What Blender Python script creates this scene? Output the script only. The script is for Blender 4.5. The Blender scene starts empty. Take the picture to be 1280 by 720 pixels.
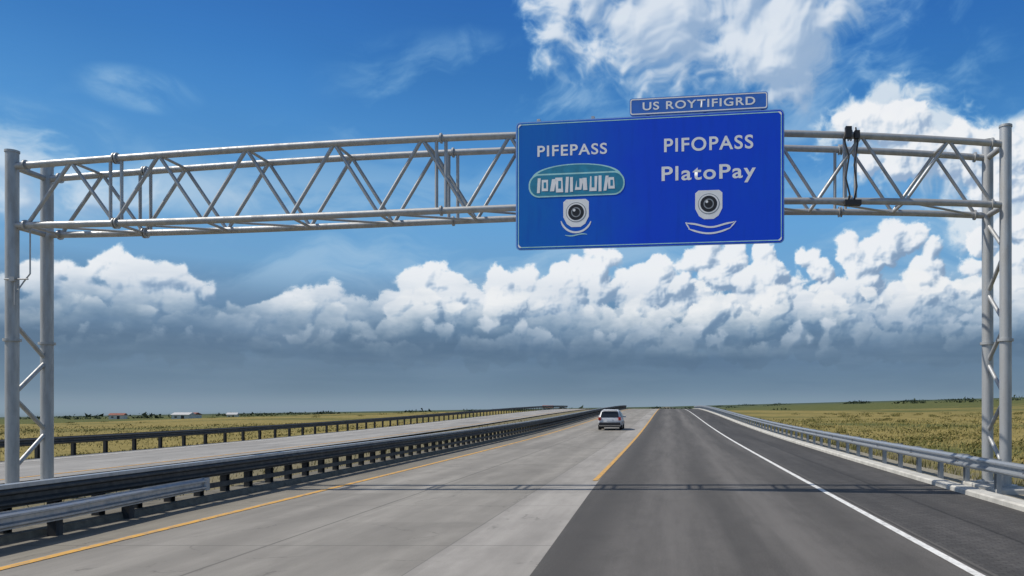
import bpy, bmesh, math, random
import numpy as np
from mathutils import Vector, Matrix
random.seed(7); rng=np.random.default_rng(7)
scene=bpy.context.scene
scene.view_settings.view_transform='Standard'; scene.view_settings.look='None'; scene.view_settings.exposure=0

# ---------------------------------------------------------------- node helper
class NT:
    def __init__(s,tree): s.t=tree; s.n=tree.nodes; s.l=tree.links
    def set(s,sock,v):
        if v is None: return
        if isinstance(v,bpy.types.NodeSocket): s.l.new(v,sock)
        else: sock.default_value=v
    def m(s,op,a,b=None,c=None,clamp=False):
        n=s.n.new('ShaderNodeMath'); n.operation=op; n.use_clamp=clamp
        s.set(n.inputs[0],a); s.set(n.inputs[1],b); s.set(n.inputs[2],c); return n.outputs[0]
    def vm(s,op,a,b=None):
        n=s.n.new('ShaderNodeVectorMath'); n.operation=op
        s.set(n.inputs[0],a); s.set(n.inputs[1],b); return n.outputs[0]
    def vs(s,a,k):
        n=s.n.new('ShaderNodeVectorMath'); n.operation='SCALE'; s.set(n.inputs[0],a); s.set(n.inputs['Scale'],k); return n.outputs[0]
    def ss(s,x,lo,hi,a=0.,b=1.,kind='SMOOTHSTEP'):
        n=s.n.new('ShaderNodeMapRange'); n.interpolation_type=kind
        s.set(n.inputs['Value'],x)
        s.set(n.inputs['From Min'],lo); s.set(n.inputs['From Max'],hi); s.set(n.inputs['To Min'],a); s.set(n.inputs['To Max'],b)
        return n.outputs[0]
    def mix(s,f,a,b,bt='MIX'):
        n=s.n.new('ShaderNodeMix'); n.data_type='RGBA'; n.blend_type=bt
        s.set(n.inputs[0],f); s.set(n.inputs[6],a); s.set(n.inputs[7],b); return n.outputs[2]
    def noise(s,v,scale,detail=4,rough=.5,dist=0.,color=False):
        n=s.n.new('ShaderNodeTexNoise'); s.set(n.inputs['Vector'],v)
        n.inputs['Scale'].default_value=scale; n.inputs['Detail'].default_value=detail
        n.inputs['Roughness'].default_value=rough; n.inputs['Distortion'].default_value=dist
        return n.outputs[1 if color else 0]
    def vor(s,v,scale,feature='F1'):
        n=s.n.new('ShaderNodeTexVoronoi'); n.feature=feature; s.set(n.inputs['Vector'],v)
        n.inputs['Scale'].default_value=scale
        return n.outputs['Distance']
    def ramp(s,x,stops,interp='LINEAR'):
        n=s.n.new('ShaderNodeValToRGB'); s.set(n.inputs[0],x); cr=n.color_ramp; cr.interpolation=interp
        while len(cr.elements)>1: cr.elements.remove(cr.elements[-1])
        cr.elements[0].position=stops[0][0]; cr.elements[0].color=stops[0][1]
        for p,c in stops[1:]:
            e=cr.elements.new(p); e.color=c
        return n.outputs[0]
    def sep(s,v):
        n=s.n.new('ShaderNodeSeparateXYZ'); s.set(n.inputs[0],v); return n.outputs
    def comb(s,x,y,z=0.):
        n=s.n.new('ShaderNodeCombineXYZ'); s.set(n.inputs[0],x); s.set(n.inputs[1],y); s.set(n.inputs[2],z); return n.outputs[0]

def new_mat(name):
    m=bpy.data.materials.new(name); m.use_nodes=True
    N=NT(m.node_tree); b=m.node_tree.nodes['Principled BSDF']
    return m,N,b
def pos(N): return N.n.new('ShaderNodeNewGeometry').outputs['Position']
def bump(N,b,h,strength=.3,dist=.02):
    n=N.n.new('ShaderNodeBump'); n.inputs['Strength'].default_value=strength; n.inputs['Distance'].default_value=dist
    N.set(n.inputs['Height'],h); N.l.new(n.outputs[0],b.inputs['Normal'])
def simple(name,col,rough=.6,metal=0.,var=.15,scale=8.,spec=None,b_str=0.):
    m,N,b=new_mat(name); p=pos(N)
    n=N.noise(p,scale,4,.6)
    k=N.ss(n,.3,.7,1-var,1+var,'LINEAR')
    c=N.vs(tuple(col[:3]),k)
    N.l.new(c,b.inputs['Base Color']); b.inputs['Roughness'].default_value=rough; b.inputs['Metallic'].default_value=metal
    if spec is not None: b.inputs['Specular IOR Level'].default_value=spec
    if b_str: bump(N,b,n,b_str)
    return m

# ---------------------------------------------------------------- terrain profile
def sstep(a,b,x):
    t=np.clip((x-a)/(b-a),0,1); return t*t*(3-2*t)
PY=[-60,40,60,85,110,140,165,190,230,300,420,700,20000]
PZ=[0,0,.13,.45,.82,1.17,1.40,1.46,1.2,.4,-.6,-1.2,-1.2]
def prof(y):
    y=np.asarray(y,float)
    acc=0
    for d in (-15,-7.5,0,7.5,15): acc=acc+np.interp(y+d,PY,PZ)
    return acc/5
def terr(x,y):
    x=np.asarray(x,float); y=np.asarray(y,float)
    z=prof(y)*np.exp(-(x/140.)**2)
    ax=np.abs(x)
    z=z+np.where(x>0,.026,.016)*x*sstep(22,150,ax)
    side=sstep(8.6,13,x)*.25+sstep(24.5,30,-x)*.35
    med=sstep(9.9,11,-x)*(1-sstep(16.2,17.2,-x))*.12
    z=z-side-med
    z=z+.10*np.sin(x*.21+1.3)*np.sin(y*.13)*sstep(14,30,ax)
    return z-.04

# ---------------------------------------------------------------- mesh helpers
def link(o,parent=None):
    scene.collection.objects.link(o)
    if parent: o.parent=parent
    return o
def empty(name,loc=(0,0,0),rotz=0):
    e=bpy.data.objects.new(name,None); e.location=loc; e.rotation_euler=(0,0,rotz); e.empty_display_size=.2
    scene.collection.objects.link(e); return e
def mesh_obj(name,verts,faces,mat,parent=None,smooth=False):
    me=bpy.data.meshes.new(name); me.from_pydata([tuple(map(float,v)) for v in verts],[],faces); me.update()
    if mat: me.materials.append(mat)
    if smooth:
        for p in me.polygons: p.use_smooth=True
    return link(bpy.data.objects.new(name,me),parent)
def bm_obj(name,bm,mat,parent=None,smooth=False,bevel=0):
    me=bpy.data.meshes.new(name); bmesh.ops.recalc_face_normals(bm,faces=bm.faces[:]); bm.to_mesh(me); bm.free()
    if mat: me.materials.append(mat)
    if smooth:
        for p in me.polygons: p.use_smooth=True
        me.set_sharp_from_angle(angle=math.radians(40))
    o=link(bpy.data.objects.new(name,me),parent)
    if bevel:
        md=o.modifiers.new('bev','BEVEL'); md.width=bevel; md.segments=2; md.limit_method='ANGLE'
    return o
def tube(bm,p,q,r,seg=12,caps=True):
    p=Vector(p); q=Vector(q); d=q-p; L=d.length
    M=Matrix.Translation((p+q)/2)@d.to_track_quat('Z','Y').to_matrix().to_4x4()
    bmesh.ops.create_cone(bm,cap_ends=caps,segments=seg,radius1=r,radius2=r,depth=L,matrix=M)
def box(bm,c,s,rotz=0):
    M=Matrix.Translation(c)@Matrix.Rotation(rotz,4,'Z')@Matrix.Diagonal((s[0],s[1],s[2],1))
    bmesh.ops.create_cube(bm,size=1,matrix=M)
def polytube(bm,pts,r,seg=12):
    for a,b in zip(pts[:-1],pts[1:]): tube(bm,a,b,r,seg)

YS=np.concatenate([np.arange(-30,60,4),np.arange(60,240,5),np.arange(240,721,20)])
def strip(name,x0,x1,mat,parent,dz=0.,ys=YS,nx=1):
    f=lambda v,y: v(y) if callable(v) else v
    V=[];F=[]
    for y in ys:
        z=float(prof(y))+dz
        for i in range(nx+1):
            t=i/nx; V.append((f(x0,y)*(1-t)+f(x1,y)*t,y,z))
    w=nx+1
    for j in range(len(ys)-1):
        for i in range(nx): F.append((j*w+i,j*w+i+1,(j+1)*w+i+1,(j+1)*w+i))
    return mesh_obj(name,V,F,mat,parent)
def sweep(name,prof_pts,mat,parent,ys,closed=True,xoff=None,zoff=None):
    V=[];F=[];n=len(prof_pts)
    for y in ys:
        z=float(prof(y))+(zoff(y) if zoff else 0); xo=xoff(y) if xoff else 0
        for (x,zz) in prof_pts: V.append((x+xo,y,z+zz))
    for j in range(len(ys)-1):
        for i in range(n if closed else n-1):
            k=(i+1)%n; F.append((j*n+i,j*n+k,(j+1)*n+k,(j+1)*n+i))
    if closed:
        F.append(tuple(range(n))); F.append(tuple((len(ys)-1)*n+i for i in range(n))[::-1])
    o=mesh_obj(name,V,F,mat,parent)
    bm=bmesh.new(); bm.from_mesh(o.data); bmesh.ops.recalc_face_normals(bm,faces=bm.faces[:]); bm.to_mesh(o.data); bm.free()
    return o

# ---------------------------------------------------------------- materials
def concrete_mat(name,base,joint_x=(),joint_step=4.6,dark=.78,oil=True):
    m,N,b=new_mat(name); p=pos(N); X,Y,Z=N.sep(p)
    big=N.noise(N.vm('MULTIPLY',p,(1.2,.09,1)),1.0,4,.6)
    mid=N.noise(N.vm('MULTIPLY',p,(1,.35,1)),1.7,5,.65)
    fine=N.noise(p,45,3,.7)
    blot=N.noise(N.vm('MULTIPLY',p,(1,.6,1)),.45,4,.7)
    col=N.mix(N.ss(big,.3,.7),tuple(c*dark for c in base[:3])+(1,),tuple(min(1,c*1.12) for c in base[:3])+(1,))
    col=N.mix(N.ss(mid,.35,.75,0,.45),col,tuple(c*.58 for c in base[:3])+(1,))
    col=N.mix(N.ss(blot,.50,.68,0,.42),col,tuple(c*.6 for c in base[:3])+(1,))
    col=N.mix(N.ss(fine,.25,.75,0,.28),col,tuple(c*.55 for c in base[:3])+(1,))
    sl=N.comb(0.,N.m('FLOOR',N.m('DIVIDE',Y,joint_step)),N.m('FLOOR',N.m('DIVIDE',N.m('ADD',X,8.2),2.6)))
    wn=N.n.new('ShaderNodeTexWhiteNoise'); N.l.new(sl,wn.inputs['Vector'])
    col=N.mix(1.0,col,N.ramp(wn.outputs['Value'],[(0,(.84,.84,.84,1)),(1,(1,1,1,1))]),'MULTIPLY')
    fr=N.m('FRACT',N.m('DIVIDE',Y,joint_step)); d=N.m('ABSOLUTE',N.m('SUBTRACT',fr,.5))
    j=N.ss(d,.0,.006,.62,0.)
    wob=N.m('MULTIPLY',N.m('SUBTRACT',mid,.5),.05)
    for jx in joint_x:
        j=N.m('MAXIMUM',j,N.ss(N.m('ABSOLUTE',N.m('SUBTRACT',N.m('ADD',X,wob),jx)),.012,.03,.6,0.))
    col=N.mix(j,col,tuple(c*.25 for c in base[:3])+(1,))
    if oil:
        for cx,w,s in ((-6.5,.55,.4),(-4.2,.6,.32)):
            col=N.mix(N.m('MULTIPLY',N.ss(N.m('ABSOLUTE',N.m('SUBTRACT',X,cx)),0,w,s,0.),N.ss(big,.3,.6)),col,tuple(c*.45 for c in base[:3])+(1,))
    cr=N.vor(N.vm('ADD',p,N.vs(N.noise(p,2,3,.6,0,True),.6)),.35,'DISTANCE_TO_EDGE')
    col=N.mix(N.m('MULTIPLY',N.ss(cr,.0,.010,.55,0.),N.ss(mid,.47,.6)),col,tuple(c*.35 for c in base[:3])+(1,))
    N.l.new(col,b.inputs['Base Color']); b.inputs['Roughness'].default_value=.85; b.inputs['Specular IOR Level'].default_value=.25
    bump(N,b,fine,.25,.006)
    return m
def asphalt_mat(name,base,tracks=(),pat=False,seams=()):
    m,N,b=new_mat(name); p=pos(N); X,Y,Z=N.sep(p)
    big=N.noise(N.vm('MULTIPLY',p,(1.3,.06,1)),1.1,5,.6)
    mid=N.noise(N.vm('MULTIPLY',p,(1,.4,1)),2.3,5,.6)
    fine=N.noise(p,60,3,.75); grit=N.vor(p,38,'F1')
    col=N.mix(N.ss(big,.3,.7),tuple(c*.75 for c in base[:3])+(1,),tuple(c*1.25 for c in base[:3])+(1,))
    col=N.mix(N.ss(mid,.4,.75,0,.45),col,tuple(c*.62 for c in base[:3])+(1,))
    col=N.mix(N.ss(fine,.5,.78,0,.7),col,tuple(min(1,c*2.3) for c in base[:3])+(1,))
    col=N.mix(N.ss(grit,.0,.5,.45,0.),col,tuple(c*.5 for c in base[:3])+(1,))
    for cx,w,s in tracks:
        f=N.m('MULTIPLY',N.ss(N.m('ABSOLUTE',N.m('SUBTRACT',X,cx)),0,w,abs(s),0.),N.ss(big,.25,.65,.4,1.))
        k=2.0 if s>0 else .5
        col=N.mix(f,col,tuple(c*k for c in base[:3])+(1,))
    for sx in seams:
        wob=N.m('MULTIPLY',N.m('SUBTRACT',mid,.5),.10)
        col=N.mix(N.ss(N.m('ABSOLUTE',N.m('SUBTRACT',N.m('ADD',X,wob),sx)),.012,.04,.7,0.),col,tuple(c*.3 for c in base[:3])+(1,))
    h=fine
    if pat:
        br=N.n.new('ShaderNodeTexBrick'); N.l.new(N.vm('ADD',p,N.vs(N.noise(p,3,3,.5,0,True),.06)),br.inputs['Vector'])
        br.inputs['Scale'].default_value=2.6; br.inputs['Mortar Size'].default_value=.035; br.inputs['Mortar Smooth'].default_value=.6
        br.inputs['Color1'].default_value=(1,1,1,1); br.inputs['Color2'].default_value=(.7,.7,.7,1); br.inputs['Mortar'].default_value=(.4,.4,.4,1)
        col=N.mix(.8,col,br.outputs['Color'],'MULTIPLY')
    N.l.new(col,b.inputs['Base Color']); b.inputs['Roughness'].default_value=.82; b.inputs['Specular IOR Level'].default_value=.3
    bump(N,b,h,.5,.01)
    return m
def paint_mat(name,col,wear=.4):
    m,N,b=new_mat(name); p=pos(N)
    n=N.noise(N.vm('MULTIPLY',p,(1,.5,1)),9,5,.7); n2=N.noise(p,70,3,.7)
    f=N.m('MULTIPLY',N.ss(n,.42,.7,0,1),wear); f=N.m('ADD',f,N.ss(n2,.55,.75,0,.35),clamp=True)
    c=N.mix(f,col,(.2,.19,.18,1)); N.l.new(c,b.inputs['Base Color']); b.inputs['Roughness'].default_value=.7
    return m
M_conc=concrete_mat('concrete_pavement',(.33,.312,.28),(-5.75,))
M_conc2=concrete_mat('concrete_strip',(.39,.37,.34),(-3.15,),oil=False)
M_shl=concrete_mat('shoulder_concrete',(.26,.24,.20),oil=False)
M_asph=asphalt_mat('asphalt',(.100,.094,.087),((.0,.8,.35),(1.9,.6,.5),(1.05,.45,-.35),(3.0,.5,-.4),(-1.3,.7,-.65)),seams=(3.82,))
M_ash2=asphalt_mat('shoulder_asphalt',(.086,.082,.078),(),True,seams=(5.2,))
M_opp=concrete_mat('opposite_concrete',(.38,.37,.35),oil=False)
M_yel=paint_mat('yellow_paint',(.66,.36,.06,1),.8)
M_wht=paint_mat('white_paint',(.78,.78,.75,1),.5)
M_kerb=simple('kerb_concrete',(.50,.49,.45),.85,0,.2,3,.2,.2)
def steel(name,c,rough,metal,streak=.3):
    m,N,b=new_mat(name); p=pos(N)
    n=N.noise(N.vm('MULTIPLY',p,(1,1,.25)),6,5,.65); sp=N.vor(p,55,'F1')
    col=N.mix(N.ss(n,.35,.7,0,streak+.2),c,tuple(x*.55 for x in c[:3])+(1,))
    col=N.mix(N.ss(sp,.1,.6,0,.18),col,tuple(min(1,x*1.25) for x in c[:3])+(1,))
    N.l.new(col,b.inputs['Base Color']); b.inputs['Metallic'].default_value=metal
    N.l.new(N.ss(n,.3,.7,rough-.1,rough+.15),b.inputs['Roughness'])
    return m
M_steel=steel('galvanised_steel',(.46,.47,.47,1),.5,.45)
M_rail=steel('rail_galvanised',(.42,.45,.48,1),.42,.6)
M_railD=steel('weathered_shaded_rail',(.065,.07,.072,1),.6,.25)  # weathered steel darkened further: shade on the rail put into its colour
M_postD=steel('weathered_shaded_post',(.05,.052,.055,1),.7,.2)  # post steel likewise dark, with the shade below the beam painted in
M_dark=simple('dark_fitting',(.03,.03,.032),.6)

# ---------------------------------------------------------------- ground
def gaxis(lim,near,g):
    a=[0.]; s=near
    while a[-1]<lim: a.append(a[-1]+s); s*=g
    return a
gx=gaxis(9000,1.2,1.055); xs=np.array(sorted(set([-v for v in gx]+gx)))
gy=gaxis(12000,2.5,1.035); ysg=np.array([-60,-45,-30,-20,-10,-5]+gy)
XX,YY=np.meshgrid(xs,ysg); ZZ=terr(XX,YY)
under=((XX>-9.95)&(XX<8.3))|((XX>-25)&(XX<-16.6))
ZZ=np.where(under,prof(YY)-.10,ZZ)
V=np.stack([XX.ravel(),YY.ravel(),ZZ.ravel()],1); w=len(xs)
F=[(j*w+i,j*w+i+1,(j+1)*w+i+1,(j+1)*w+i) for j in range(len(ysg)-1) for i in range(w-1)]
m,N,b=new_mat('field_ground'); p=pos(N); X,Y,Z=N.sep(p)
ps=N.vm('MULTIPLY',p,(.35,1,0))
n1=N.noise(ps,.035,5,.6); n2=N.noise(p,.5,5,.7); n3=N.noise(p,6,3,.7)
gold=N.mix(N.ss(n2,.3,.7),(.20,.165,.055,1),(.31,.25,.09,1))
green=N.mix(N.ss(n2,.3,.7),(.065,.085,.03,1),(.13,.14,.045,1))
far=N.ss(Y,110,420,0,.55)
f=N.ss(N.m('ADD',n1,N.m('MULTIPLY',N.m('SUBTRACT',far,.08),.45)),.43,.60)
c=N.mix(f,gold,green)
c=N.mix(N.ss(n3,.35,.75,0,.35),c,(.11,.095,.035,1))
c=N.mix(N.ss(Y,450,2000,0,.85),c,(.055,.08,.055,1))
ax=N.m('ABSOLUTE',N.m('ADD',X,7.5))
v=N.ss(N.m('ADD',ax,N.m('MULTIPLY',N.m('SUBTRACT',n2,.5),3)),16.5,18.5,1.,0.)
c=N.mix(N.m('MULTIPLY',v,N.ss(n3,.3,.7,.5,.95)),c,(.17,.155,.115,1))
N.l.new(c,b.inputs['Base Color']); b.inputs['Roughness'].default_value=.95; b.inputs['Specular IOR Level'].default_value=.1
bump(N,b,n3,.6,.12)
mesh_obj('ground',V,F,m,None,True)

# ---------------------------------------------------------------- highway
hw=empty('highway')
edge=lambda y: float(np.interp(y,[-30,8,21,40,800],[-1.25,-1.6,-1.86,-1.95,-1.95]))
strip('concrete_lanes',-8.35,-3.15,M_conc,hw,0)
strip('concrete_lane_edge',-3.15,edge,M_conc2,hw,0)
strip('median_shoulder',-9.75,-8.35,M_shl,hw,0)
strip('asphalt_lanes',edge,3.9,M_asph,hw,.003)
strip('asphalt_shoulder',3.9,6.75,M_ash2,hw,0)
strip('median_yellow_line',-8.28,-8.12,M_yel,hw,.008)
strip('centre_yellow_line',-2.03,-1.89,M_yel,hw,.011,ys=np.concatenate([[21.5,24,28,32,36,40,44,48,52,56],YS[YS>=60]]))
strip('edge_white_line',3.60,3.73,M_wht,hw,.011)
sweep('kerb',[(6.75,-.08),(6.75,.09),(6.79,.12),(7.12,.12),(7.14,-.08)],M_kerb,hw,YS)
strip('rail_footing',7.14,8.4,simple('verge_gravel',(.26,.24,.19),.95,0,.35,14,.1,.5),hw,.0)
hw2=empty('highway')
strip('opposite_lanes',-24.2,-17.3,M_opp,hw2,0)
strip('opposite_white_line',-23.3,-23.17,M_wht,hw2,.008)
strip('opposite_yellow_line',-18.2,-18.05,M_yel,hw2,.008)

# ---------------------------------------------------------------- guard rails
def wbeam(x,zc,sgn,t=.006,half=.155):
    pr=[(0,half),(.0,half-.02),(.075,half-.055),(.075,half-.085),(.0,.03),(0,-.03),(.075,-(half-.085)),(.075,-(half-.055)),(0,-(half-.02)),(0,-half)]
    a=[(x+sgn*px,zc+pz) for px,pz in pr]; bck=[(x+sgn*(px-t),zc+pz) for px,pz in pr][::-1]
    return a+bck
def rail_posts(name,x,top,ys,mat,parent,s=(.11,.15),block=None):
    bm=bmesh.new()
    for y in ys:
        z=float(prof(y))
        for dy in (-s[1]/2,s[1]/2): box(bm,(x,y+dy,z+top/2-.1),(s[0],.012,top+.2))
        box(bm,(x,y,z+top/2-.1),(.012,s[1]-.014,top+.2))
        if block: box(bm,(x+block[0],y,z+block[1]),(block[2],.10,.30))
    return bm_obj(name,bm,mat,parent)
YR=np.concatenate([np.arange(-20,60,3.81),np.arange(62,230,6)])
gr=empty('guard_rail')
sweep('w_beam',wbeam(7.28,.66,-1),M_rail,gr,YR)
rail_posts('posts',7.50,.80,np.arange(-18,225,1.905),M_rail,gr,block=(-.13,.66,.14))
bm=bmesh.new()
for y in np.arange(-18,120,3.81):
    for dz in (-.045,.045):
        for dy in (-.06,.06): box(bm,(7.262,y+dy,float(prof(y))+.66+dz),(.03,.03,.03))
bm_obj('splice_bolts',bm,M_dark,gr)
gr2=empty('guard_rail')
YR2=np.concatenate([np.arange(-20,60,3.81),np.arange(62,190,6)])
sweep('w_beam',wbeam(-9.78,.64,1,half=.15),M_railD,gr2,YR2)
sweep('top_channel',[(-9.92,.78),(-9.92,.84),(-9.76,.84),(-9.76,.78)],M_rail,gr2,YR2)
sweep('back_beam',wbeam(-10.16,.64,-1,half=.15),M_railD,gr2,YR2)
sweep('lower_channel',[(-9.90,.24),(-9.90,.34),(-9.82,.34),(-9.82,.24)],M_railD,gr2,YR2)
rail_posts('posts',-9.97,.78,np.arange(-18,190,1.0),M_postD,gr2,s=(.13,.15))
sweep('footing',[(-10.35,-.1),(-10.35,.10),(-9.7,.10),(-9.66,-.1)],simple('footing_concrete',(.16,.15,.125),.9,0,.3,5,.2,.3),gr2,YS)
gr3=empty('guard_rail')
ys3=np.concatenate([np.arange(-20,13,1.9),[14,15,15.8,16.6]])
def taper(y): return float(-.32*sstep(11,16.6,y))
sweep('w_beam',wbeam(-9.30,.39,1,half=.135),M_rail,gr3,ys3,xoff=taper)
bm=bmesh.new()
for y in np.arange(-18,15.5,1.9):
    xo=taper(y); box(bm,(-9.45+xo,y,.2),(.14,.14,.54)); box(bm,(-9.36+xo,y,.39),(.10,.11,.22))
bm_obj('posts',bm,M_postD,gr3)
bm=bmesh.new(); tube(bm,(-9.61,16.62,.26),(-9.61,16.62,.52),.08); bm_obj('end_terminal',bm,M_rail,gr3,True)
gr4=empty('guard_rail')
YR4=np.arange(-20,200,6)
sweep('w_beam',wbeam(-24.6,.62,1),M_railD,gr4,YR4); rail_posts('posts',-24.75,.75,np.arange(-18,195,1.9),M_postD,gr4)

# ---------------------------------------------------------------- gantry
ga=empty('overhead_gantry')
YF,YB=18.7,19.75; XL,XR=-15.33,7.89
kx=[-15.33,-3.64,2.71,7.89]
pt=np.polyfit(kx,[7.61,8.33,8.38,8.13],3); pb=np.polyfit(kx,[6.23,6.64,6.80,6.71],3)
zt=lambda x: float(np.polyval(pt,x)); zb=lambda x: float(np.polyval(pb,x))
bm=bmesh.new()
for X_,top in ((XL,7.93),(XR,8.52)):
    for Y_ in (YF,YB):
        tube(bm,(X_,Y_,-.1),(X_,Y_,top),.135,20); tube(bm,(X_,Y_,top),(X_,Y_,top+.05),.15,20)
        tube(bm,(X_,Y_,.12),(X_,Y_,.17),.26,20)
        tube(bm,(X_,Y_,3.52),(X_,Y_,3.58),.18,20)
bm_obj('posts',bm,M_steel,ga,True)
bm=bmesh.new()
for X_ in (XL,XR): box(bm,(X_,(YF+YB)/2,.0),(.9,2.2,.24))
bm_obj('footings',bm,M_kerb,ga,bevel=.03)
bm=bmesh.new()
for X_,z1 in ((XL,4.0),(XR,6.5)):
    z=.5
    n=int(round((z1-.5)/.85)); dz=(z1-.5)/n
    for i in range(n):
        a,b_=(YF,YB) if i%2==0 else (YB,YF)
        tube(bm,(X_,a,z),(X_,b_,z+dz),.05,10); z+=dz
bm_obj('tower_bracing',bm,M_steel,ga,True)
bm=bmesh.new(); xsC=np.linspace(XL,XR,25)
for Y_ in (YF,YB):
    for zf in (zt,zb): polytube(bm,[(x,Y_,zf(x)) for x in xsC],.08,14)
for X_ in (XL,XR):
    for zf in (zt,zb): tube(bm,(X_,YF,zf(X_)),(X_,YB,zf(X_)),.07,12)
bm_obj('chords',bm,M_steel,ga,True)
bm=bmesh.new(); NP=11; nd=np.linspace(XL+.35,XR-.3,NP+1)
for i in range(NP):
    a,c_=nd[i],nd[i+1]
    mid=(a+c_)/2
    for Y_ in (YF,YB):
        tube(bm,(a,Y_,zb(a)),(mid,Y_,zt(mid)),.042,10); tube(bm,(mid,Y_,zt(mid)),(c_,Y_,zb(c_)),.042,10)
    tube(bm,(a,YF,zb(a)),(a,YB,zb(a)),.035,8); tube(bm,(mid,YF,zt(mid)),(mid,YB,zt(mid)),.035,8)
    tube(bm,(a,YF,zb(a)),(c_,YB,zb(c_)),.028,8)
bm_obj('web_bracing',bm,M_steel,ga,True)
bm=bmesh.new()
for xs_ in (-12.9,4.25):
    for Y_ in (YF,YB):
        for zf in (zt,zb):
            for d in (-.03,.03): tube(bm,(xs_+d-.012,Y_,zf(xs_)),(xs_+d+.012,Y_,zf(xs_)),.13,16)
        for d in (-.13,.13): tube(bm,(xs_+d,Y_,zb(xs_+d)),(xs_+d,Y_,zt(xs_+d)),.038,10)
for xs_ in (-5.3,):
    for Y_ in (YF,YB):
        for d in (-.11,.11): tube(bm,(xs_+d,Y_,zb(xs_+d)),(xs_+d,Y_,zt(xs_+d)),.04,10)
        for zf in (zt,zb): tube(bm,(xs_-.02,Y_,zf(xs_)),(xs_+.02,Y_,zf(xs_)),.12,16)
for X_ in (XL,XR):
    s=1 if X_<0 else -1
    for Y_ in (YF,YB):
        for zf in (zt,zb): tube(bm,(X_+s*.30,Y_,zf(X_+s*.3)),(X_+s*.34,Y_,zf(X_+s*.34)),.125,16)
bm_obj('splice_flanges',bm,M_steel,ga,True)
bm=bmesh.new()
polytube(bm,[(4.15,18.58,8.5),(4.08,18.55,8.2),(4.2,18.56,7.8),(4.12,18.55,7.3),(4.22,18.56,6.9),(4.18,18.6,6.75)],.022,8)
polytube(bm,[(4.36,18.58,8.48),(4.40,18.55,8.1),(4.32,18.56,7.6),(4.38,18.55,7.1),(4.33,18.6,6.78)],.02,8)
box(bm,(4.18,18.55,8.35),(.14,.14,.26)); box(bm,(4.38,18.55,8.3),(.12,.12,.18)); box(bm,(4.28,18.55,6.72),(.38,.16,.12))
bm_obj('cable_loops',bm,M_dark,ga)
bm=bmesh.new()
polytube(bm,[(XL+.42,YF,6.2),(XL+.42,YF,5.1),(XL+.28,YF-.02,4.9),(XL+.2,YF-.16,4.6)],.016,8)
tube(bm,(XL-.05,YF-.16,4.95),(XL+.5,YF-.16,4.95),.018,8); box(bm,(XL+.17,YF-.18,4.95),(.12,.1,.1)); tube(bm,(XL+.2,YF-.16,4.95),(XL+.2,YF-.16,4.35),.022,8)
bm_obj('conduit',bm,M_steel,ga)

# ---------------------------------------------------------------- sign
A=Vector((-3.507,18.555,5.64)); ang=math.atan2(-.859,6.054); Wd=6.115; Hd=2.92; S=.954
sg=empty('highway_sign',A,ang)
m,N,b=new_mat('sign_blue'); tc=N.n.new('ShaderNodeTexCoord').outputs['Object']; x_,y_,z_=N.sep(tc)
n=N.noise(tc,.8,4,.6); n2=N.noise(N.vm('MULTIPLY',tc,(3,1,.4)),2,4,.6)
c=N.mix(N.m('ADD',N.ss(x_,0,3.4,.85,0.),N.m('MULTIPLY',N.m('SUBTRACT',n,.5),.6),clamp=True),(.003,.070,.74,1),(.003,.17,.56,1))  # lighter cyan towards the left: a reflection painted into the sign colour
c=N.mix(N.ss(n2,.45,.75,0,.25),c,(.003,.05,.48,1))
N.l.new(c,b.inputs['Base Color']); b.inputs['Roughness'].default_value=.42; b.inputs['Specular IOR Level'].default_value=.25
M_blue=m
M_white=simple('sign_white',(.90,.91,.92),.5,0,.05,4)
M_tabb=simple('sign_blue_tab',(.03,.16,.62),.45,0,.12,3)
M_trim=simple('sign_trim',(.22,.42,.80),.5,0,.1,5)
M_teal=simple('sign_teal',(.012,.24,.40),.5,0,.2,5)
M_mint=simple('sign_mint',(.42,.76,.76),.5,0,.15,5)
M_black=simple('sign_black',(.012,.012,.014),.4)
M_grey=simple('sign_grey',(.30,.33,.36),.45)
M_alu=simple('aluminium',(.5,.51,.52),.45,.6)
def rrect(x0,z0,x1,z1,r,n=8):
    P=[]
    for cx,cz,a0 in ((x1-r,z1-r,0),(x0+r,z1-r,90),(x0+r,z0+r,180),(x1-r,z0+r,270)):
        for i in range(n+1):
            a=math.radians(a0+90*i/n); P.append((cx+r*math.cos(a),cz+r*math.sin(a)))
    return P
def circ(cx,cz,rx,rz=None,n=36,a0=0,a1=360):
    rz=rz or rx
    return [(cx+rx*math.cos(math.radians(a0+(a1-a0)*i/n)),cz+rz*math.sin(math.radians(a0+(a1-a0)*i/n))) for i in range(n if a1-a0==360 else n+1)]
def plate(name,poly,mat,y,t=.001,parent=None):
    bm=bmesh.new(); f=[bm.verts.new((a,y,c)) for a,c in poly]; g=[bm.verts.new((a,y+t,c)) for a,c in poly]
    bm.faces.new(f); bm.faces.new(g[::-1]); k=len(poly)
    for i in range(k): bm.faces.new((f[i],g[i],g[(i+1)%k],f[(i+1)%k]))
    return bm_obj(name,bm,mat,parent or sg)
def ring(name,outer,inner,mat,y,parent=None):
    V=[(a,y,c) for a,c in outer]+[(a,y,c) for a,c in inner]; k=len(outer)
    return mesh_obj(name,V,[(i,(i+1)%k,k+(i+1)%k,k+i) for i in range(k)],mat,parent or sg)
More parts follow.
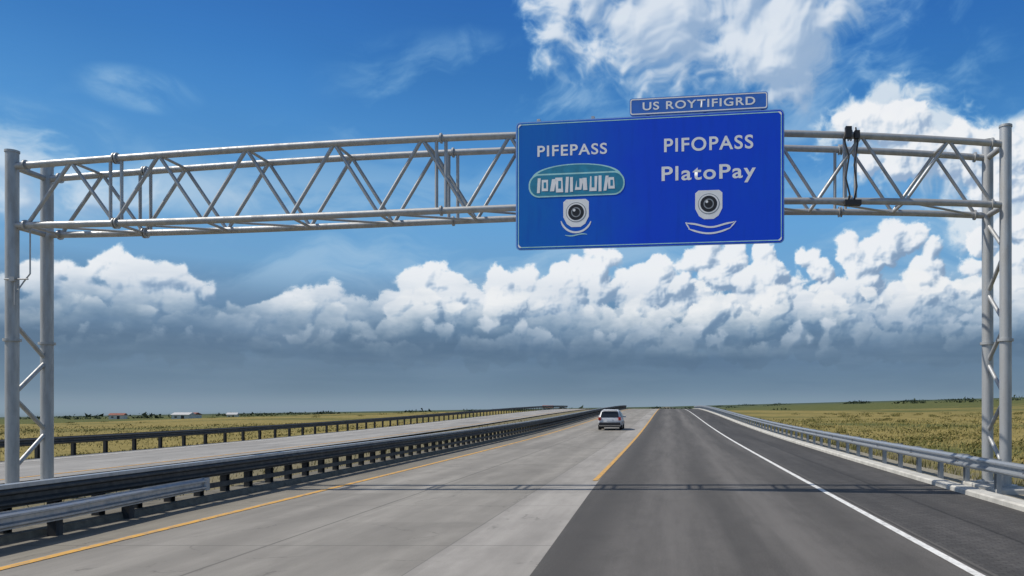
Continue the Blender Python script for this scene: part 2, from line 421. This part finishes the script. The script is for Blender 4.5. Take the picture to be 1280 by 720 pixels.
def ribbon(name,pts,wd,mat,y,parent=None):
    V=[];F=[]
    for i,(a,c) in enumerate(pts):
        p0=pts[max(i-1,0)]; p1=pts[min(i+1,len(pts)-1)]
        dx,dz=p1[0]-p0[0],p1[1]-p0[1]; L=math.hypot(dx,dz) or 1
        e=min(i,len(pts)-1-i)/3.; ww=wd*(.45+.55*min(1,e))/2
        V+=[(a-dz/L*ww,y,c+dx/L*ww),(a+dz/L*ww,y,c-dx/L*ww)]
    for i in range(len(pts)-1): F.append((2*i,2*i+1,2*i+3,2*i+2))
    return mesh_obj(name,V,F,mat,parent or sg)
def text(name,s,x0,z0,w,h,mat,y,parent=None,off=.018):
    cu=bpy.data.curves.new(name,'FONT'); cu.body=s; cu.size=1; cu.offset=off; cu.space_character=1.14
    o=bpy.data.objects.new(name,cu); scene.collection.objects.link(o)
    dg=bpy.context.evaluated_depsgraph_get(); me=bpy.data.meshes.new_from_object(o.evaluated_get(dg))
    bpy.data.objects.remove(o)
    co=np.array([v.co[:] for v in me.vertices]); x_min,x_max=co[:,0].min(),co[:,0].max()
    for v in me.vertices:
        v.co=Vector((x0+(v.co.x-x_min)/(x_max-x_min)*w,y,z0+v.co.y/.70*h))
    me.materials.clear(); me.materials.append(mat); me.name=name
    return link(bpy.data.objects.new(name,me),parent or sg)
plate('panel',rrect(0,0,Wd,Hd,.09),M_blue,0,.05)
ring('border',rrect(.03,.03,Wd-.03,Hd-.03,.07),rrect(.050,.050,Wd-.050,Hd-.050,.055),M_mint,-.002)
for i,(cx,cz,a) in enumerate(((0.11,.11,180),(Wd-.11,.11,270),(Wd-.11,Hd-.11,0),(.11,Hd-.11,90))):
    ribbon('corner_mark_%d'%i,circ(cx,cz,.07,n=8,a0=a,a1=a+90),.04,M_white,-.004)
ring('edge_frame',rrect(-.025,-.025,Wd+.025,Hd+.025,.11),rrect(0.002,0.002,Wd-.002,Hd-.002,.09),M_trim,.006)
text('text_1','PIFEPASS',.52*S,2.235*S,1.72*S,.255*S,M_white,-.003)
text('text_2','PIFOPASS',3.62*S,2.21*S,2.1*S,.31*S,M_white,-.003)
text('text_3','PlatoPay',3.56*S,1.53*S,2.22*S,.33*S,M_white,-.003)
# stand-in mark: flat oval badge with plain strokes
lx0,lx1,lz0,lz1=.30*S,2.67*S,1.24*S,1.86*S
def archp(sc):
    cx=(lx0+lx1)/2; hw_=(lx1-lx0)/2-.06
    return [(cx+hw_*sc*math.cos(math.radians(a)),lz0+.36+(.39*sc)*math.sin(math.radians(a))**.75) for a in np.linspace(0,180,28)]
plate('mark_arch',archp(1),M_mint,-.002)
plate('mark_arch_fill',archp(.94),M_teal,-.004)
plate('mark_capsule',rrect(lx0,lz0,lx1,lz1-.05,.25),M_mint,-.006)
plate('mark_capsule_fill',rrect(lx0+.035,lz0+.035,lx1-.035,lz1-.085,.22),M_teal,-.008)
V=[];Fm=[]; xx=lx0+.20; k=0; zc=(lz0+lz1-.05)/2
while xx<lx1-.30:
    wv=(.07,.15,.10,.17,.07)[k%5]; hv=(.17,.14,.18,.13,.17)[(k*3)%5]; sk=(.02,.0,.05,-.02)[k%4]; b0=len(V)
    V+=[(xx,-.012,zc-hv),(xx+wv,-.012,zc-hv),(xx+wv+sk,-.012,zc+hv),(xx+sk,-.012,zc+hv)]; Fm.append((b0,b0+1,b0+2,b0+3))
    if wv>.12:
        hx=wv*.30; q=[(xx+hx,-.0135,zc-hv*.5),(xx+wv-hx,-.0135,zc-hv*.5),(xx+wv-hx,-.0135,zc+(hv*.55 if k%2 else hv*1.02)),(xx+hx,-.0135,zc+(hv*.55 if k%2 else hv*1.02))]
        mesh_obj('mark_gap',q,[(0,1,2,3)],M_teal,sg)
    xx+=wv+.045; k+=1
mesh_obj('mark_strokes',V,Fm,M_white,sg)
def campic(cx,cz,s,idx):
    hs=[(-.5,.42),(-.38,.52),(.38,.52),(.5,.42),(.5,-.15),(.36,-.42),(.18,-.54),(-.18,-.54),(-.36,-.42),(-.5,-.15)]
    plate('camera_body_%d'%idx,[(cx+a*s,cz+c*s) for a,c in hs][::-1],M_white,-.003)
    plate('camera_face_%d'%idx,circ(cx,cz+.02*s,.40*s,.38*s),M_grey,-.005)
    plate('camera_bezel_%d'%idx,circ(cx,cz+.02*s,.37*s,.35*s),M_white,-.007)
    plate('camera_lens_%d'%idx,circ(cx,cz+.02*s,.31*s,.30*s),M_black,-.009)
    ring('camera_lens_ring_%d'%idx,circ(cx,cz+.02*s,.19*s),circ(cx,cz+.02*s,.15*s),M_grey,-.011)
    plate('camera_glint_%d'%idx,circ(cx-.07*s,cz+.1*s,.05*s),M_white,-.011)
campic(1.48*S,.84*S,.63*S,1); campic(4.68*S,.93*S,.64*S,2)
ribbon('hand_line_1',[(1.48*S+.37*math.sin(math.radians(a)),.76*S-.37*math.cos(math.radians(a))) for a in range(-74,75,6)],.045,M_white,-.003)
ribbon('hand_line_2',[(1.48*S-.26+.52*t,.31*S-.02*math.sin(t*6)) for t in np.linspace(0,1,14)],.028,M_mint,-.003)
ribbon('hand_line_3',[((4.13+1.15*t)*S,(.52-.09*math.sin(math.pi*t)**.6-.02*t+.025*math.sin(t*9))*S) for t in np.linspace(0,1,24)],.04,M_white,-.003)
ribbon('hand_line_4',[((4.20+1.0*t)*S,(.37-.12*math.sin(math.pi*t))*S) for t in np.linspace(0,1,24)],.04,M_white,-.003)
ribbon('hand_line_5',[((4.13+.10*t)*S,(.52-.16*t)*S) for t in np.linspace(0,1,8)],.03,M_white,-.005)
ribbon('hand_line_6',[((5.32-.14*t)*S,(.52-.16*t)*S) for t in np.linspace(0,1,8)],.03,M_white,-.005)
x0,x1,z0,z1=2.79*S,6.06*S,Hd+.045,Hd+.045+.385
plate('tab_panel',rrect(x0,z0,x1,z1,.06),M_tabb,0,.05)
ring('tab_border',rrect(x0+.015,z0+.015,x1-.015,z1-.015,.05),rrect(x0+.04,z0+.04,x1-.04,z1-.04,.035),M_white,-.002)
text('tab_text','US ROYTIFIGRD',x0+.30,z0+.11,x1-x0-.58,.175,M_white,-.003)
bm=bmesh.new()
for u in np.linspace(.5,Wd-.45,5):
    box(bm,(u,.09,Hd/2+.15),(.07,.08,Hd-.1))
    if u>3: box(bm,(u,.09,Hd+.2),(.05,.08,.5))
for v in (.35,1.1,1.9,2.6): box(bm,(Wd/2,.065,v),(Wd-.2,.03,.06))
for u in np.linspace(.5,Wd-.45,5):
    P=Matrix.Rotation(ang,3,'Z')@Vector((u,.12,0))
    yb=YF-(A.y+P.y)
    for zf in (zt,zb):
        zz=zf(A.x+P.x)-A.z
        if yb>.05:
            q=Matrix.Rotation(-ang,3,'Z')@Vector((0,yb,0))
            tube(bm,(u,.12,zz),(u+q.x,.12+q.y,zz),.035,8)
bm_obj('mounting_frame',bm,M_alu,sg)

# ---------------------------------------------------------------- car (seen from behind)
def build_car(X0,Y0):
    car=empty('car',(X0,Y0,float(prof(Y0+2))+.012))
    M_body=simple('car_paint',(.62,.63,.64),.3,0,.04,3); M_gl=simple('car_glass',(.015,.018,.022),.08,0,.1,2,.8); M_tyre=simple('tyre',(.02,.02,.02),.85)
    M_red=simple('tail_lamp',(.45,.02,.015),.25); M_blk=simple('bumper_plastic',(.03,.03,.033),.7)
    st=[(0,.78,.42,.80,.62,.82),(.06,.86,.30,.92,.68,1.0),(.25,.89,.26,.95,.68,1.38),(.5,.90,.25,.95,.66,1.50),(1.3,.90,.24,.95,.66,1.56),(2.2,.90,.24,.94,.65,1.52),(2.75,.90,.24,.93,.62,1.40),(3.35,.89,.25,.92,.66,.96),(4.0,.86,.28,.82,.60,.84),(4.3,.74,.34,.66,.5,.68)]
    V=[];F=[]
    for (y,w,z0,zb_,wr,zr) in st:
        half=[(w*.86,z0),(w*.98,z0+.12),(w,(z0+zb_)/2),(w*.97,zb_),(wr+.03,zr-.09 if zr-.09>zb_ else zb_+.005),(wr*.85,zr)]
        pts=[(-a,z) for a,z in half]+[(a,z) for a,z in half[::-1]]
        V+=[(a,y,z) for a,z in pts]
    n=12
    for j in range(len(st)-1):
        for i in range(n): k=(i+1)%n; F.append((j*n+i,j*n+k,(j+1)*n+k,(j+1)*n+i))
    F.append(tuple(range(n))); F.append(tuple((len(st)-1)*n+i for i in range(n))[::-1])
    me=mesh_obj('body',V,F,M_body,car,True); bm=bmesh.new(); bm.from_mesh(me.data); bmesh.ops.recalc_face_normals(bm,faces=bm.faces[:]); bm.to_mesh(me.data); bm.free()
    me.data.set_sharp_from_angle(angle=math.radians(35))
    mesh_obj('rear_window',[(-.70,.03,.96),(.70,.03,.96),(.60,.225,1.40),(-.60,.225,1.40)],[(0,1,2,3)],M_gl,car)
    mesh_obj('windscreen',[(-.66,3.34,1.0),(.66,3.34,1.0),(.56,2.79,1.38),(-.56,2.79,1.38)],[(3,2,1,0)],M_gl,car)
    for s in (-1,1):
        mesh_obj('side_window',[(s*.895,.45,.98),(s*.895,3.05,.96),(s*.70,2.6,1.40),(s*.715,.6,1.43)],[(0,1,2,3)],M_gl,car)
        bm=bmesh.new(); box(bm,(s*.76,.0,.86),(.20,.10,.24)); bm_obj('tail_lamp',bm,M_red,car,bevel=.02)
        bm=bmesh.new(); box(bm,(s*1.0,2.75,1.0),(.2,.12,.14)); bm_obj('wing_mirror',bm,M_body,car,bevel=.03)
        for y in (.85,3.45):
            bm=bmesh.new(); tube(bm,(s*.70,y,.33),(s*.92,y,.33),.33,24); bm_obj('wheel',bm,M_tyre,car,True)
            bm=bmesh.new(); tube(bm,(s*.90,y,.33),(s*.925,y,.33),.20,16); bm_obj('rim',bm,M_alu,car,True)
    bm=bmesh.new(); box(bm,(0,.0,.47),(1.66,.18,.22)); bm_obj('bumper',bm,M_blk,car,bevel=.04)
    bm=bmesh.new(); box(bm,(0,-.02,.76),(.46,.03,.14)); bm_obj('number_plate',bm,M_white,car)
    bm=bmesh.new(); box(bm,(0,.24,1.47),(1.1,.22,.035)); bm_obj('spoiler',bm,M_blk,car,bevel=.01)
    bm=bmesh.new(); box(bm,(0,2.1,.26),(1.5,3.9,.12)); bm_obj('underbody',bm,M_blk,car)
build_car(-4.45,61)

# ---------------------------------------------------------------- vegetation
def veg_mat(name,c1,c2,c3,sc=.6):
    m,N,b=new_mat(name); p=pos(N); n=N.noise(p,sc,3,.6); n2=N.noise(p,9,2,.7)
    c=N.mix(N.ss(n,.35,.65),c1,c2); c=N.mix(N.ss(n2,.4,.7,0,.5),c,c3)
    N.l.new(c,b.inputs['Base Color']); b.inputs['Roughness'].default_value=.9; b.inputs['Specular IOR Level'].default_value=.1
    return m
def blades(name,regions,mat):
    Vs=[];off=0;Fs=[]
    for (x0,x1,y0,y1,n,h,w_) in regions:
        t=rng.random(n); y=y0*(y1/y0)**t; x=x0+(x1-x0)*rng.random(n)
        cl=np.sin(x*.7+np.sin(y*.31)*2)*np.sin(y*.4+x*.13); keep=rng.random(n)<(.6+.4*cl); x=x[keep];y=y[keep];k=len(x)
        z=terr(x,y)-.03; hh=h*(.5+rng.random(k)); ww=w_*(.6+.8*rng.random(k))*np.clip(y/25,1,4)
        a=rng.random(k)*math.pi; dx=np.cos(a)*ww; dy=np.sin(a)*ww; lx=(rng.random(k)-.35)*hh*1.1; ly=(rng.random(k)-.5)*hh*.9
        v=np.empty((k,3,3)); v[:,0]=np.stack([x-dx,y-dy,z],1); v[:,1]=np.stack([x+dx,y+dy,z],1); v[:,2]=np.stack([x+lx,y+ly,z+hh],1)
        Vs.append(v.reshape(-1,3)); f=np.arange(3*k).reshape(-1,3)+off; Fs.append(f); off+=3*k
    V=np.concatenate(Vs);F=np.concatenate(Fs)
    me=bpy.data.meshes.new(name); me.vertices.add(len(V)); me.vertices.foreach_set('co',V.ravel()); me.loops.add(F.size); me.loops.foreach_set('vertex_index',F.ravel().astype(np.int32))
    me.polygons.add(len(F)); me.polygons.foreach_set('loop_start',np.arange(0,F.size,3).astype(np.int32)); me.polygons.foreach_set('loop_total',np.full(len(F),3,np.int32)); me.update(calc_edges=True)
    me.materials.append(mat); return link(bpy.data.objects.new(name,me))
M_gr=veg_mat('dry_grass',(.17,.17,.055,1),(.38,.30,.12,1),(.23,.20,.07,1),.07)
blades('dry_grass',[(8.5,70,12,100,60000,.17,.020),(-95,-25.5,22,90,45000,.12,.020)],M_gr)
M_gr2=veg_mat('verge_grass',(.16,.16,.06,1),(.25,.21,.10,1),(.10,.11,.04,1),.5)
blades('verge_grass',[(-16.6,-10.5,6,90,14000,.14,.014),(8.3,9.2,10,120,6000,.22,.014)],M_gr2)
def leaf_mass(name,clumps,mat,leaf):
    Vs=[]
    for (x,y,z,rx,rz,n) in clumps:
        d=rng.normal(size=(n,3)); d/=np.linalg.norm(d,axis=1)[:,None]; d*= (rng.random(n)**.4)[:,None]; d[:,2]=np.abs(d[:,2])
        c=np.stack([x+d[:,0]*rx,y+d[:,1]*rx,z+d[:,2]*rz],1)
        Vs.append((c[:,None,:]+rng.normal(size=(n,3,3))*leaf*(rz/2.+.2)).reshape(-1,3))
    V=np.concatenate(Vs); k=len(V)//3
    return mesh_obj(name,V,[(3*i,3*i+1,3*i+2) for i in range(k)],mat)
M_bush=veg_mat('shrub_leaves',(.10,.11,.035,1),(.19,.17,.06,1),(.06,.075,.02,1),1.)
cl=[]
for i in range(220):
    y=25+110*random.random()**1.3; x=y*(.12+.45*random.random())+4
    if x<13: continue
    r=.3+.5*random.random(); cl.append((x,y,float(terr(x,y)),r*1.5,r*.6,110))
for i in range(60):
    y=35+130*random.random(); x=-27-70*random.random(); r=.3+.4*random.random(); cl.append((x,y,float(terr(x,y)),r*1.6,r*.5,80))
leaf_mass('field_shrubs',cl,M_bush,.13)
M_dt=veg_mat('distant_foliage',(.028,.045,.028,1),(.045,.065,.035,1),(.02,.03,.02,1),.05)
cl=[]
for i in range(420):
    y=500+1600*random.random(); t=-.95+1.6*random.random()
    if -.09<t<.08 and random.random()<.6: continue
    x=t*y; r=2.2+3.5*random.random()
    if math.sin(t*23)+math.sin(t*57+1)<-.1: continue
    cl.append((x,y,float(terr(x,y))-1,r*3.2,r*.8,70))
leaf_mass('distant_trees',cl,M_dt,.42)
M_wall=simple('shed_wall',(.62,.60,.55),.8,0,.1,1); M_roof=simple('shed_roof',(.22,.07,.045),.7,0,.2,1); M_roof2=simple('shed_roof_grey',(.5,.5,.5),.6)
def shed(x,y,w_,d_,h_,roof,rz):
    e=empty('farm_shed',(x,y,float(terr(x,y))-.1),rz)
    bm=bmesh.new(); box(bm,(0,0,h_/2),(w_,d_,h_)); bm_obj('walls',bm,M_wall,e)
    r=h_*.45; o=.3; V=[(-w_/2-o,-d_/2-o,h_),(w_/2+o,-d_/2-o,h_),(w_/2+o,d_/2+o,h_),(-w_/2-o,d_/2+o,h_),(-w_/2-o,0,h_+r),(w_/2+o,0,h_+r)]
    mesh_obj('roof',V,[(0,1,5,4),(2,3,4,5),(0,4,3),(1,2,5),(0,3,2,1)],roof,e)
    bm=bmesh.new(); box(bm,(w_*.15,-d_/2-.02,h_*.42),(w_*.18,.06,h_*.8)); box(bm,(-w_*.25,-d_/2-.02,h_*.55),(w_*.14,.06,h_*.3)); bm_obj('door_and_window',bm,M_dark,e)
shed(-212,350,7,6,2.2,M_roof2,.1); shed(-226,380,6,5,2.2,M_roof,-.2); shed(-197,362,4,4,2.0,M_roof2,.3); shed(-330,480,8,5,2.6,M_roof,.2); shed(-60,400,5,4,2.4,M_roof,0)

# ---------------------------------------------------------------- sun
S_dir=Vector((-.62,-.06,.78)).normalized()
L=bpy.data.lights.new('sun','SUN'); L.energy=4.0; L.angle=math.radians(.53); L.color=(1,.94,.85)
so=link(bpy.data.objects.new('sun',L)); so.rotation_euler=S_dir.to_track_quat('Z','Y').to_euler(); so.location=(-30,-5,40)
elv=math.asin(S_dir.z); rot=math.atan2(S_dir.x,S_dir.y)

# ---------------------------------------------------------------- sky: clouds computed as a direction map (azimuth, elevation)
A0,A1,E0,E1=-.95,.65,-.005,.56; RES=.00085
nx=int((A1-A0)/RES); ny=int((E1-E0)/RES)
AZ,EL=np.meshgrid(A0+(np.arange(nx)+.5)*RES,E0+(np.arange(ny)+.5)*RES); AZ=AZ.astype(np.float32); EL=EL.astype(np.float32)
JJ,II=np.meshgrid(np.arange(ny),np.arange(nx),indexing='ij')
perm=np.random.default_rng(21).permutation(512)
G=np.stack([np.cos(np.arange(64)/64*2*np.pi),np.sin(np.arange(64)/64*2*np.pi)],1).astype(np.float32)
def perlin(x,y,seed=0):
    xi=np.floor(x).astype(np.int32); yi=np.floor(y).astype(np.int32); xf=x-xi; yf=y-yi
    def g(ix,iy,fx,fy):
        h=perm[(perm[(ix+seed*17)&511]+iy*1+seed*31)&511]&63
        return G[h,0]*fx+G[h,1]*fy
    u=xf*xf*xf*(xf*(xf*6-15)+10); v=yf*yf*yf*(yf*(yf*6-15)+10)
    a=g(xi,yi,xf,yf); b=g(xi+1,yi,xf-1,yf); c=g(xi,yi+1,xf,yf-1); d=g(xi+1,yi+1,xf-1,yf-1)
    return ((a+(b-a)*u)+((c+(d-c)*u)-(a+(b-a)*u))*v).astype(np.float32)*1.5
def fbm(x,y,oct=6,gain=.5,seed=0,bil=False):
    s=0;a=1.;t=0
    for o in range(oct):
        n=perlin(x*2**o+o*13.1,y*2**o+o*7.7,seed+o)
        s=s+a*(np.abs(n)*2-.6 if bil else n); t+=a; a*=gain
    return s/t
def ssn(a,b,x): t=np.clip((x-a)/(b-a),0,1); return t*t*(3-2*t)
def blur(a,r):
    k=np.exp(-.5*(np.arange(-int(2.6*r),int(2.6*r)+1)/r)**2); k/=k.sum(); n=len(k)//2
    p=np.pad(a,((n,n),(0,0)),'edge'); o=sum(np.float32(k[i])*p[i:i+a.shape[0]] for i in range(len(k)))
    p=np.pad(o,((0,0),(n,n)),'edge'); return sum(np.float32(k[i])*p[:,i:i+a.shape[1]] for i in range(len(k)))
def C(r,g,b): return np.array([r,g,b],np.float32)/255
def AE(tx,tz): a=math.atan(tx); return a, math.atan(tz*math.cos(a))
def px(x,y): return AE((x-835)/1000,(508-y)/1000)
img=np.empty((ny,nx,3),np.float32)
ke=[0,.03,.075,.12,.16,.22,.30,.38,.46,.6]
kc=np.array([(122,146,166),(98,126,152),(80,110,142),(88,128,166),(112,164,208),(100,162,214),(74,142,205),(52,120,190),(40,104,180),(32,92,168)],np.float32)/255
for c in range(3): img[...,c]=np.interp(EL,ke,kc[:,c])
img*= (1+.05*fbm(AZ*3,EL*5,3,seed=3))[...,None]
def over(al,col):
    global img
    img=img*(1-al[...,None])+col*al[...,None]
def blobm(lst):
    r=np.full_like(AZ,-2)
    for x,y,rx,ry,w_ in lst:
        a,e=px(x,y); ra=rx/1000*math.cos(a)**2; re=ry/1000*math.cos(a)
        r=np.maximum(r,w_-((AZ-a)/ra)**2-((EL-e)/re)**2)
    return r
wx=fbm(AZ*6,EL*6,4,seed=40)*.06; wy=fbm(AZ*6+9,EL*6,4,seed=44)*.04
def wisp(th,sx,sy,seed):
    u=AZ*math.cos(th)+EL*math.sin(th); v=EL*math.cos(th)-AZ*math.sin(th)
    return fbm((u+wx)*sx,(v+wy)*sy,7,.6,seed=seed)
w1=wisp(.35,5,13,50); w2=wisp(-.2,4,12,60); w3=wisp(.15,4,18,70); w4=wisp(-.35,5,12,80)
m1=blobm([(620,125,190,65,1),(1080,90,230,110,1),(500,165,110,35,.9)])
over(ssn(-.16,.45,w1)*ssn(-.5,.9,m1)*.66,C(190,213,235))
over(ssn(-.10,.45,w4)*ssn(-.4,.8,blobm([(175,112,80,26,.9),(605,48,36,18,.8)]))*.6,C(186,210,233))
m2=blobm([(60,205,170,70,1.),(330,250,330,40,.5)])
over(ssn(-.35,.35,w2)*ssn(-.4,.8,m2)*.85,C(198,215,232))
over(ssn(-.2,.4,w3)*ssn(.10,.16,EL)*(1-ssn(.22,.33,EL))*.55,C(176,204,228))
LX,LY=-.57,.82
def shift(a,k):
    i=np.clip(II+int(round(LX*k)),0,nx-1); j=np.clip(JJ+int(round(LY*k)),0,ny-1); return a[j,i]
def fluff(mask,sc,seed,gain,lit,mid,shd,opac,e0,e1):
    qx=fbm(AZ*sc*.7,EL*sc*.7,4,seed=seed+50)*.55/sc; qy=fbm(AZ*sc*.7+5,EL*sc*.7,4,seed=seed+55)*.55/sc
    n=fbm((AZ+qx)*sc,(EL+qy)*sc*1.3,8,.56,seed=seed)-.35*fbm((AZ+qx)*sc*2.2,(EL+qy)*sc*2.6,6,.55,seed=seed+8,bil=True)
    D=mask+gain*n; al=ssn(e0,e1,D)
    l=0
    for k,wt,b_ in ((5,.30,1.2),(14,.35,4),(34,.35,9)):
        Db=blur(D,b_); l=l+wt*np.clip((Db-shift(Db,k))/(gain*.16+.03*k**.5)*.9,-1,1)
    l=l-.10*np.clip(blur(D,6),0,3)
    t=ssn(-.75,.45,l)[...,None]
    col=np.where(t<.5,shd+(mid-shd)*t*2,mid+(lit-mid)*(t-.5)*2)
    over(al*opac,col)
def puff_layer(puffs,noise_s,amp,seed,lit,mid,shd,edge=(.0,.006),opac=1.,warp=.010,patch=.25,bias=-.08):
    H=np.full((ny,nx),-.03,np.float32)
    for a,e,r in puffs:
        R=r*1.6
        i0=max(int((a-R-A0)/RES),0); i1=min(int((a+R-A0)/RES)+1,nx); j0=max(int((e-R-E0)/RES),0); j1=min(int((e+R-E0)/RES)+1,ny)
        if i1<=i0 or j1<=j0: continue
        d2=(AZ[j0:j1,i0:i1]-a)**2+((EL[j0:j1,i0:i1]-e)*1.08)**2
        h=np.where(d2<r*r,np.sqrt(np.maximum(r*r-d2,0)),(r-np.sqrt(d2))*1.0)
        H[j0:j1,i0:i1]=np.maximum(H[j0:j1,i0:i1],h)
    H=blur(H,2)
    wa=fbm(AZ*22,EL*22,6,.55,seed=seed+20)*warp*1.6; wb=fbm(AZ*22+7,EL*22,6,.55,seed=seed+26)*warp*1.6
    H=H[np.clip(JJ+(wb/RES).astype(int),0,ny-1),np.clip(II+(wa/RES).astype(int),0,nx-1)]
    bl=fbm((AZ+wa)*noise_s,(EL+wb)*noise_s*1.15,7,.60,seed=seed,bil=True)
    fb=fbm(AZ*noise_s*1.3,EL*noise_s*1.5,7,.62,seed=seed+9)
    D=H-amp*(bl+.15)+amp*.9*fb
    l=0
    for k,wt,b_,sc_ in ((3,.26,.9,.0022),(8,.30,2.5,.0055),(20,.28,6,.011),(45,.24,12,.018)):
        Db=blur(D,b_); l=l+wt*np.clip((Db-shift(Db,k))/sc_,-1,1)
    pn=fbm(AZ*7,EL*11,5,seed=seed+33)
    l=l+patch*pn+bias
    t=ssn(-.62,.52,l)[...,None]
    al=ssn(edge[0],edge[1],D)
    col=np.where(t<.5,shd+(mid-shd)*t*2,mid+(lit-mid)*(t-.5)*2)
    return al*opac,col
def mass(lst,n,rmin,rmax,seed):
    r_=random.Random(seed); P=[]
    for x,y,rx,ry,w_ in lst:
        for i in range(int(n*w_)):
            t=r_.random()*2*math.pi; q=r_.random()**.5
            a,e=px(x+rx*q*math.cos(t),y+ry*q*math.sin(t)); P.append((a,e,(rmin+(rmax-rmin)*r_.random()**2)*(1.15-.5*q)))
    return P
fluff(blobm([(890,0,200,100,1.5),(790,45,75,50,1.1),(960,60,110,50,1.3),(900,92,60,32,.9)]),10,3,1.7,C(236,241,247),C(204,217,233),C(160,184,213),.93,-.1,1.1)
fluff(blobm([(20,190,100,45,.7),(110,235,120,40,.6),(10,250,90,40,.6)]),12,17,1.7,C(216,228,240),C(192,209,228),C(158,184,214),.8,-.1,1.2)
fluff(blobm([(1120,165,110,50,1.),(1190,200,90,60,1.),(1260,240,100,80,1.2),(1060,225,80,30,.3)]),12,24,1.8,C(234,240,245),C(200,214,230),C(154,180,208),.88,-.1,.9)
al,cc=puff_layer(mass([(1105,155,60,20,1.2),(1175,182,55,24,.9),(1245,215,45,45,1.),(1300,200,60,50,.8),(1130,205,60,12,.3)],52,.006,.022,8),28,.010,160,C(248,249,251),C(212,223,235),C(152,176,206),edge=(-.003,.008),opac=.95,warp=.009,bias=.0)
over(al,cc)
def row(tops,base_y,n,rmin,rmax,seed,ns,amp,lit,mid,shd,opac,fade0,fade1,edge=(-.003,.007),haze=0,bias=-.02):
    r_=random.Random(seed); X=[t[0] for t in tops]; Yv=[t[1] for t in tops]; P=[]
    for i in range(n):
        x=-420+2100*r_.random(); ty=float(np.interp(x,X,Yv)); q=r_.random()**.8
        y=ty+(base_y-ty)*q; rr=rmin+(rmax-rmin)*(r_.random()**1.6)*(.35+.65*q)
        y=max(y,ty+rr*1000*.9); a,e=px(x,y); P.append((a,e,rr*math.cos(a)))
    al,cc=puff_layer(P,ns,amp,seed*10,lit,mid,shd,edge=edge,opac=opac,bias=bias)
    nz=fbm(AZ*10,EL*18,6,.6,seed=seed+77)*.028
    f=ssn(fade0,fade1,EL+nz)
    slate=np.stack([np.interp(EL,ke,kc[:,c]) for c in range(3)],-1)*.96
    cc=slate*(1-f[...,None])+cc*f[...,None]
    over(al*ssn(fade0-.06,fade0+.005,EL),cc)
    if haze:
        hz=fbm(AZ*5,EL*22,6,.6,seed=seed+5)
        over(ssn(-.25,.5,hz)*ssn(.03,.08,EL)*(1-ssn(.11,.17,EL))*haze,C(132,158,188))
row([(-420,320),(0,338),(80,325),(150,310),(205,318),(250,352),(300,385),(350,368),(420,355),(470,380),(520,330),(560,325),(600,368),(640,315),(690,345),(740,303),(800,335),(850,305),(900,285),(960,305),(1000,278),(1050,292),(1100,276),(1160,262),(1210,252),(1280,240),(1700,290)],430,700,.010,.038,21,24,.012,C(246,247,249),C(200,213,228),C(132,157,187),.96,.078,.138,haze=.30,bias=.02)
row([(-420,370),(0,390),(100,362),(170,370),(260,398),(330,390),(400,365),(460,405),(520,350),(580,385),(640,348),(700,400),(770,360),(830,388),(880,342),(940,376),(1000,338),(1060,370),(1130,334),(1200,342),(1280,326),(1700,360)],440,560,.007,.030,33,30,.010,C(245,246,247),C(190,205,221),C(118,144,175),.93,.072,.128,haze=.25,bias=.0)
row([(-420,415),(0,425),(120,400),(220,412),(330,422),(400,400),(480,420),(560,392),(640,400),(720,420),(800,402),(880,394),(960,410),(1040,392),(1120,400),(1200,385),(1280,390),(1700,400)],450,360,.005,.018,47,34,.009,C(222,228,236),C(156,176,200),C(104,131,162),.8,.055,.115,haze=.22)
st=fbm(AZ*5,EL*34,6,.6,seed=90)
over(ssn(-.2,.5,st)*(1-ssn(.06,.11,EL))*.30,C(118,142,166))
st2=fbm(AZ*2.2,EL*14,5,.6,seed=95)
over(ssn(-.15,.5,st2)*(1-ssn(.06,.10,EL))*ssn(.01,.04,EL)*.5,C(66,96,130))
over((1-ssn(0,.020,EL))*.4,C(146,164,180))
top=np.array([32,92,168],np.float32)/255
f=ssn(.51,.55,EL)[...,None]; img=img*(1-f)+top*f
img=np.clip(img,0,1)
im=bpy.data.images.new('sky_clouds',nx,ny,alpha=False,float_buffer=False)
buf=np.ones((ny,nx,4),np.float32); buf[...,:3]=img; im.pixels.foreach_set(buf.ravel()); im.update(); im.pack()

wd=bpy.data.worlds.new('World'); scene.world=wd; wd.use_nodes=True
N=NT(wd.node_tree); bg=N.n['Background']
D=N.n.new('ShaderNodeTexCoord').outputs['Generated']; dx,dy,dz=N.sep(D)
az=N.m('ARCTAN2',dx,dy); el=N.m('ARCSINE',dz)
sky=N.n.new('ShaderNodeTexSky'); sky.sky_type='NISHITA'; sky.sun_disc=False; sky.sun_elevation=elv; sky.sun_rotation=rot
u=N.m('DIVIDE',N.m('SUBTRACT',az,A0),A1-A0); v=N.m('DIVIDE',N.m('SUBTRACT',el,E0),E1-E0)
ti=N.n.new('ShaderNodeTexImage'); ti.image=im; ti.extension='MIRROR'; ti.interpolation='Linear'
N.l.new(N.comb(u,N.m('MINIMUM',N.m('MAXIMUM',v,.002),.998)),ti.inputs['Vector'])
nish=N.vs(sky.outputs[0],.09)
colr=N.mix(.92,nish,ti.outputs['Color'])
colr=N.mix(N.ss(el,.52,.58),colr,nish)
colr=N.mix(N.ss(el,-.02,-.004,1.,0.),colr,(.12,.14,.13,1))
N.l.new(colr,bg.inputs['Color']); bg.inputs['Strength'].default_value=1.0

# ---------------------------------------------------------------- camera
cd=bpy.data.cameras.new('camera'); cd.sensor_width=36; cd.lens=28.125; cd.shift_x=-195/1280; cd.shift_y=148/1280; cd.clip_end=30000; cd.clip_start=.1
co=link(bpy.data.objects.new('camera',cd)); co.location=(0,0,2.0); co.rotation_euler=(math.radians(90),0,0)
scene.camera=co
